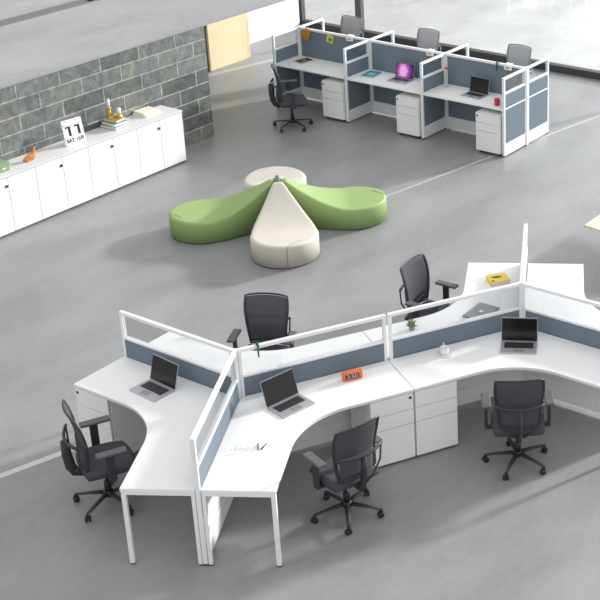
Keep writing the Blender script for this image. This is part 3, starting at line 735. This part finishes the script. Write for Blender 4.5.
plant('small olive green plant behind the partition, near the white cup', (7.27, -6.80, DH), .85, 'olive_leaf', 'olive_leaf')
plant('dark green plant on the left cubicle desk, behind the side partition glass', (1.31, -.19, DH), 1.35, 'leaf', 'slate')

# things hanging on the long screens (front face y = -.022)
def note(name, label, x, z, w_, h, mk, mk2=None, cat='note', lean=0, group=None):
    t = thing(name, label, cat, (x, -.0225, z), 0, group)
    Mx = Matrix.Rotation(R(lean), 4, 'Y')
    bm = BM(); box(bm, -w_/2, w_/2, -.005, 0, -h/2, h/2, Mx); obj('card', bm, mk, t)
    if mk2:
        bm = BM(); box(bm, -w_*.22, w_*.3, -.0058, -.005, -h*.28, h*.12, Mx); obj('mark', bm, mk2, t)
    return t
def clip_box(label, x):
    t = thing('hook_box', label, 'clip-on box', (x, 0, CH), 0, 'white boxes hooked over the long cubicle screens')
    bm = BM(); box(bm, -.065, .065, -.052, -.0235, -.075, .012, bev=.005); obj('box_body', bm, 'paper', t)
    bm = BM(); box(bm, -.05, .05, -.05, .03, .0125, .016); box(bm, -.05, .05, .026, .03, -.03, .013); obj('hook', bm, 'paper', t)
    bm = BM(); box(bm, -.04, .03, -.0535, -.052, -.05, -.03); obj('mark', bm, 'grey_ink', t)
t = thing('hanging_tag', 'orange brown tag hanging on the left long cubicle screen', 'tag', (.195, -.023, 1.16), 0)
bm = BM(); box(bm, -.085, .085, -.05, 0, -.07, .04, bev=.01); obj('tag_body', bm, 'orange_tag', t)
bm = BM(); box(bm, -.05, .05, -.035, 0, -.13, -.065, bev=.006); obj('tag_tail', bm, 'orange_tag', t)
bm = BM(); box(bm, -.01, .01, -.01, .052, .06, .065); box(bm, -.01, .01, -.01, -.004, .03, .062); obj('hook', bm, 'orange_tag', t)
note('sticky_note', 'yellow green sticky note on the left long cubicle screen', .68, 1.115, .13, .13, 'note_yellow', 'note_green', lean=12)
clip_box('white box hooked over the left long screen', 1.10); clip_box('white box hooked over the middle long screen', 2.68); clip_box('white box hooked over the right long screen, near the red cup', 4.10)
t = thing('clip_pen', 'dark green pen clipped over the right long cubicle screen', 'pen', (3.90, 0, CH+.001), 0)
bm = BM(); tube(bm, [(0, -.038, .03), (0, -.038, -.12)], [.013, .009], 8, up=Vector((1, 0, 0))); obj('barrel', bm, 'bottle_green', t)
bm = BM(); box(bm, -.01, .01, -.042, .028, .0005, .007); obj('clip', bm, 'bottle_green', t)

# three lighter chairs behind the cubicles
G2 = 'light grey mesh office chairs behind the cubicles'
c0 = office_chair('light grey mesh office chair behind the left cubicle screen', 'light', G2, 12)
place(c0, -.16, 1.36, 270)
dup(c0, 'light grey mesh office chair behind the middle cubicle screen', (1.48, 1.38, 0), 270)
dup(c0, 'light grey mesh office chair behind the right cubicle screen, near the red cup', (3.30, 1.36, 0), 270)

# ------------------------------------------------------------------ things on the cabinets
TZ = .795
t = thing('date_calendar', 'white block calendar showing 11 on the cabinet top', 'calendar', (.375, -4.99, TZ), 90-8)
Mx = Matrix.Rotation(R(-12), 4, 'X')
bm = BM(); box(bm, -.15, .15, -.006, .006, .003, .345, Mx, bev=.004); obj('card', bm, 'paper', t)
bm = BM(); box(bm, -.12, .12, -.006, .006, 0, .30, T(0, .115, 0) @ Matrix.Rotation(R(14), 4, 'X')); obj('stand', bm, 'paper', t)
bm = BM()
F = Mx @ T(0, -.0066, 0) @ Matrix.Rotation(PI/2, 4, 'X')
for cxx in (-.065, .075):
    prism(bm, [(cxx-.01, .125), (cxx+.028, .125), (cxx+.028, .295), (cxx+.002, .295), (cxx-.012, .272), (cxx-.048, .262), (cxx-.048, .232), (cxx-.01, .236)], 0, .0006, F)
text_bm(bm, 'SAT', .068, F @ T(-.07, .062, 0), bold=.003); text_bm(bm, '10月', .062, F @ T(.075, .062, 0), bold=.002, xs=.95)
obj('digits', bm, 'ink', t)
bm = BM()
for cxx in (-.095, .05): text_bm(bm, 'DAY' if cxx < 0 else 'DATE', .026, F @ T(cxx+.01, .322, 0))
obj('small_print', bm, 'grey_ink', t)
# two books with candle holders
def cabbook(label, x, y, z, rz, w_, d_, h, cover): return book(label, (x, y, z), rz, w_, d_, h, cover)
cabbook('slate grey book at the bottom of the stack under the candles', .27, -4.235, TZ, 4, .29, .23, .045, 'slate')
cabbook('green book with white pages, middle of the stack under the candles', .275, -4.23, TZ+.045, -2, .28, .22, .045, 'teal')
cabbook('yellow book on top of the stack under the candles', .27, -4.21, TZ+.09, 6, .23, .18, .035, 'amber')
z2 = TZ+.125
t = thing('candlestick', 'tall candle in an amber holder on the book stack', 'candle', (.24, -4.265, z2), 0)
bm = BM(); lathe(bm, [(0, 0), (.04, 0), (.042, .01), (.02, .03), (.032, .06), (.034, .09), (.016, .12), (.013, .135), (.036, .145), (.036, .155), (.018, .16), (0, .16)], 20); obj('holder', bm, 'amber', t)
bm = BM(); lathe(bm, [(0, .16), (.02, .16), (.02, .28), (.004, .283), (0, .283)], 16); obj('candle', bm, 'candle', t)
t = thing('candle_holder', 'short thick candle in a low amber holder on the book stack', 'candle', (.30, -4.15, z2), 0)
bm = BM(); lathe(bm, [(0, 0), (.045, 0), (.048, .012), (.030, .02), (.034, .035), (0, .035)], 20); obj('holder', bm, 'amber', t)
bm = BM(); lathe(bm, [(0, .035), (.028, .035), (.028, .125), (.004, .128), (0, .128)], 18); obj('candle', bm, 'candle', t)
cabbook('cream book at the bottom of the pair near the cabinet end', .235, -3.60, TZ, 5, .25, .30, .03, 'cream')
cabbook('cream book on top of the pair near the cabinet end', .225, -3.595, TZ+.03, -4, .22, .27, .025, 'cream')
# bird figurine
bm = BM()
pr = [(-.10, .03, .012), (-.06, .045, .020), (-.01, .05, .028), (.04, .058, .034), (.065, .075, .028), (.078, .12, .017), (.085, .15, .014), (.098, .165, .012)]
tube(bm, [(0, p[0], p[1]) for p in pr], [p[2] for p in pr], 12, 1.3)
box(bm, -.016, .016, -.05, .06, 0, .03, bev=.006)
tube(bm, [(0, .098, .165), (0, .12, .158)], [.006, .001], 8)
tag(obj('bird_figurine', bm, 'bird', None, (.37, -5.75, TZ), (0, 0, 0)), 'orange wooden bird figurine on the cabinet top', 'figurine')
t = thing('storage_box', 'sage green lidded box on the cabinets at the left picture edge', 'box', (.28, -6.26, TZ), 0)
bm = BM(); box(bm, -.14, .14, -.16, .16, 0, .085, bev=.004); obj('box_body', bm, 'sage_box', t)
bm = BM(); box(bm, -.145, .145, -.165, .165, .085, .115, bev=.004); obj('lid', bm, 'sage_box', t)
bm = BM(); box(bm, .1405, .143, .05, .10, .035, .055); obj('label_plate', bm, 'book_pages', t)

# small fitting on the slab
bm = BM(); lathe(bm, [(0, 0), (.05, 0), (.05, .02), (.015, .03), (.012, .09), (0, .095)], 14, T(-2.55, -2.02, 1.752))
tag(obj('roof_fitting', bm, 'ink'), 'small black fitting in the dark channel at the top left', 'fitting')
# corner of a pale wooden low table at the right edge
t = thing('low_table', 'pale wooden low table whose corner shows at the right picture edge', 'table', (7.071, -2.983, 0), 0)
bm = BM(); prism(bm, [(0, 0), (.92, -.115), (1.6, .75), (.02, 1.5)], .375, .40, bev=.003); obj('tabletop', bm, 'table_wood', t)
for x, y in ((.62, .12), (1.2, .62), (.30, 1.0), (.62, .62)):
    bm = BM(); tube(bm, [(x, y, 0), (x, y, .376)], [.015, .022], 10, up=Vector((1, 0, 0))); obj('leg', bm, 'table_wood', t)
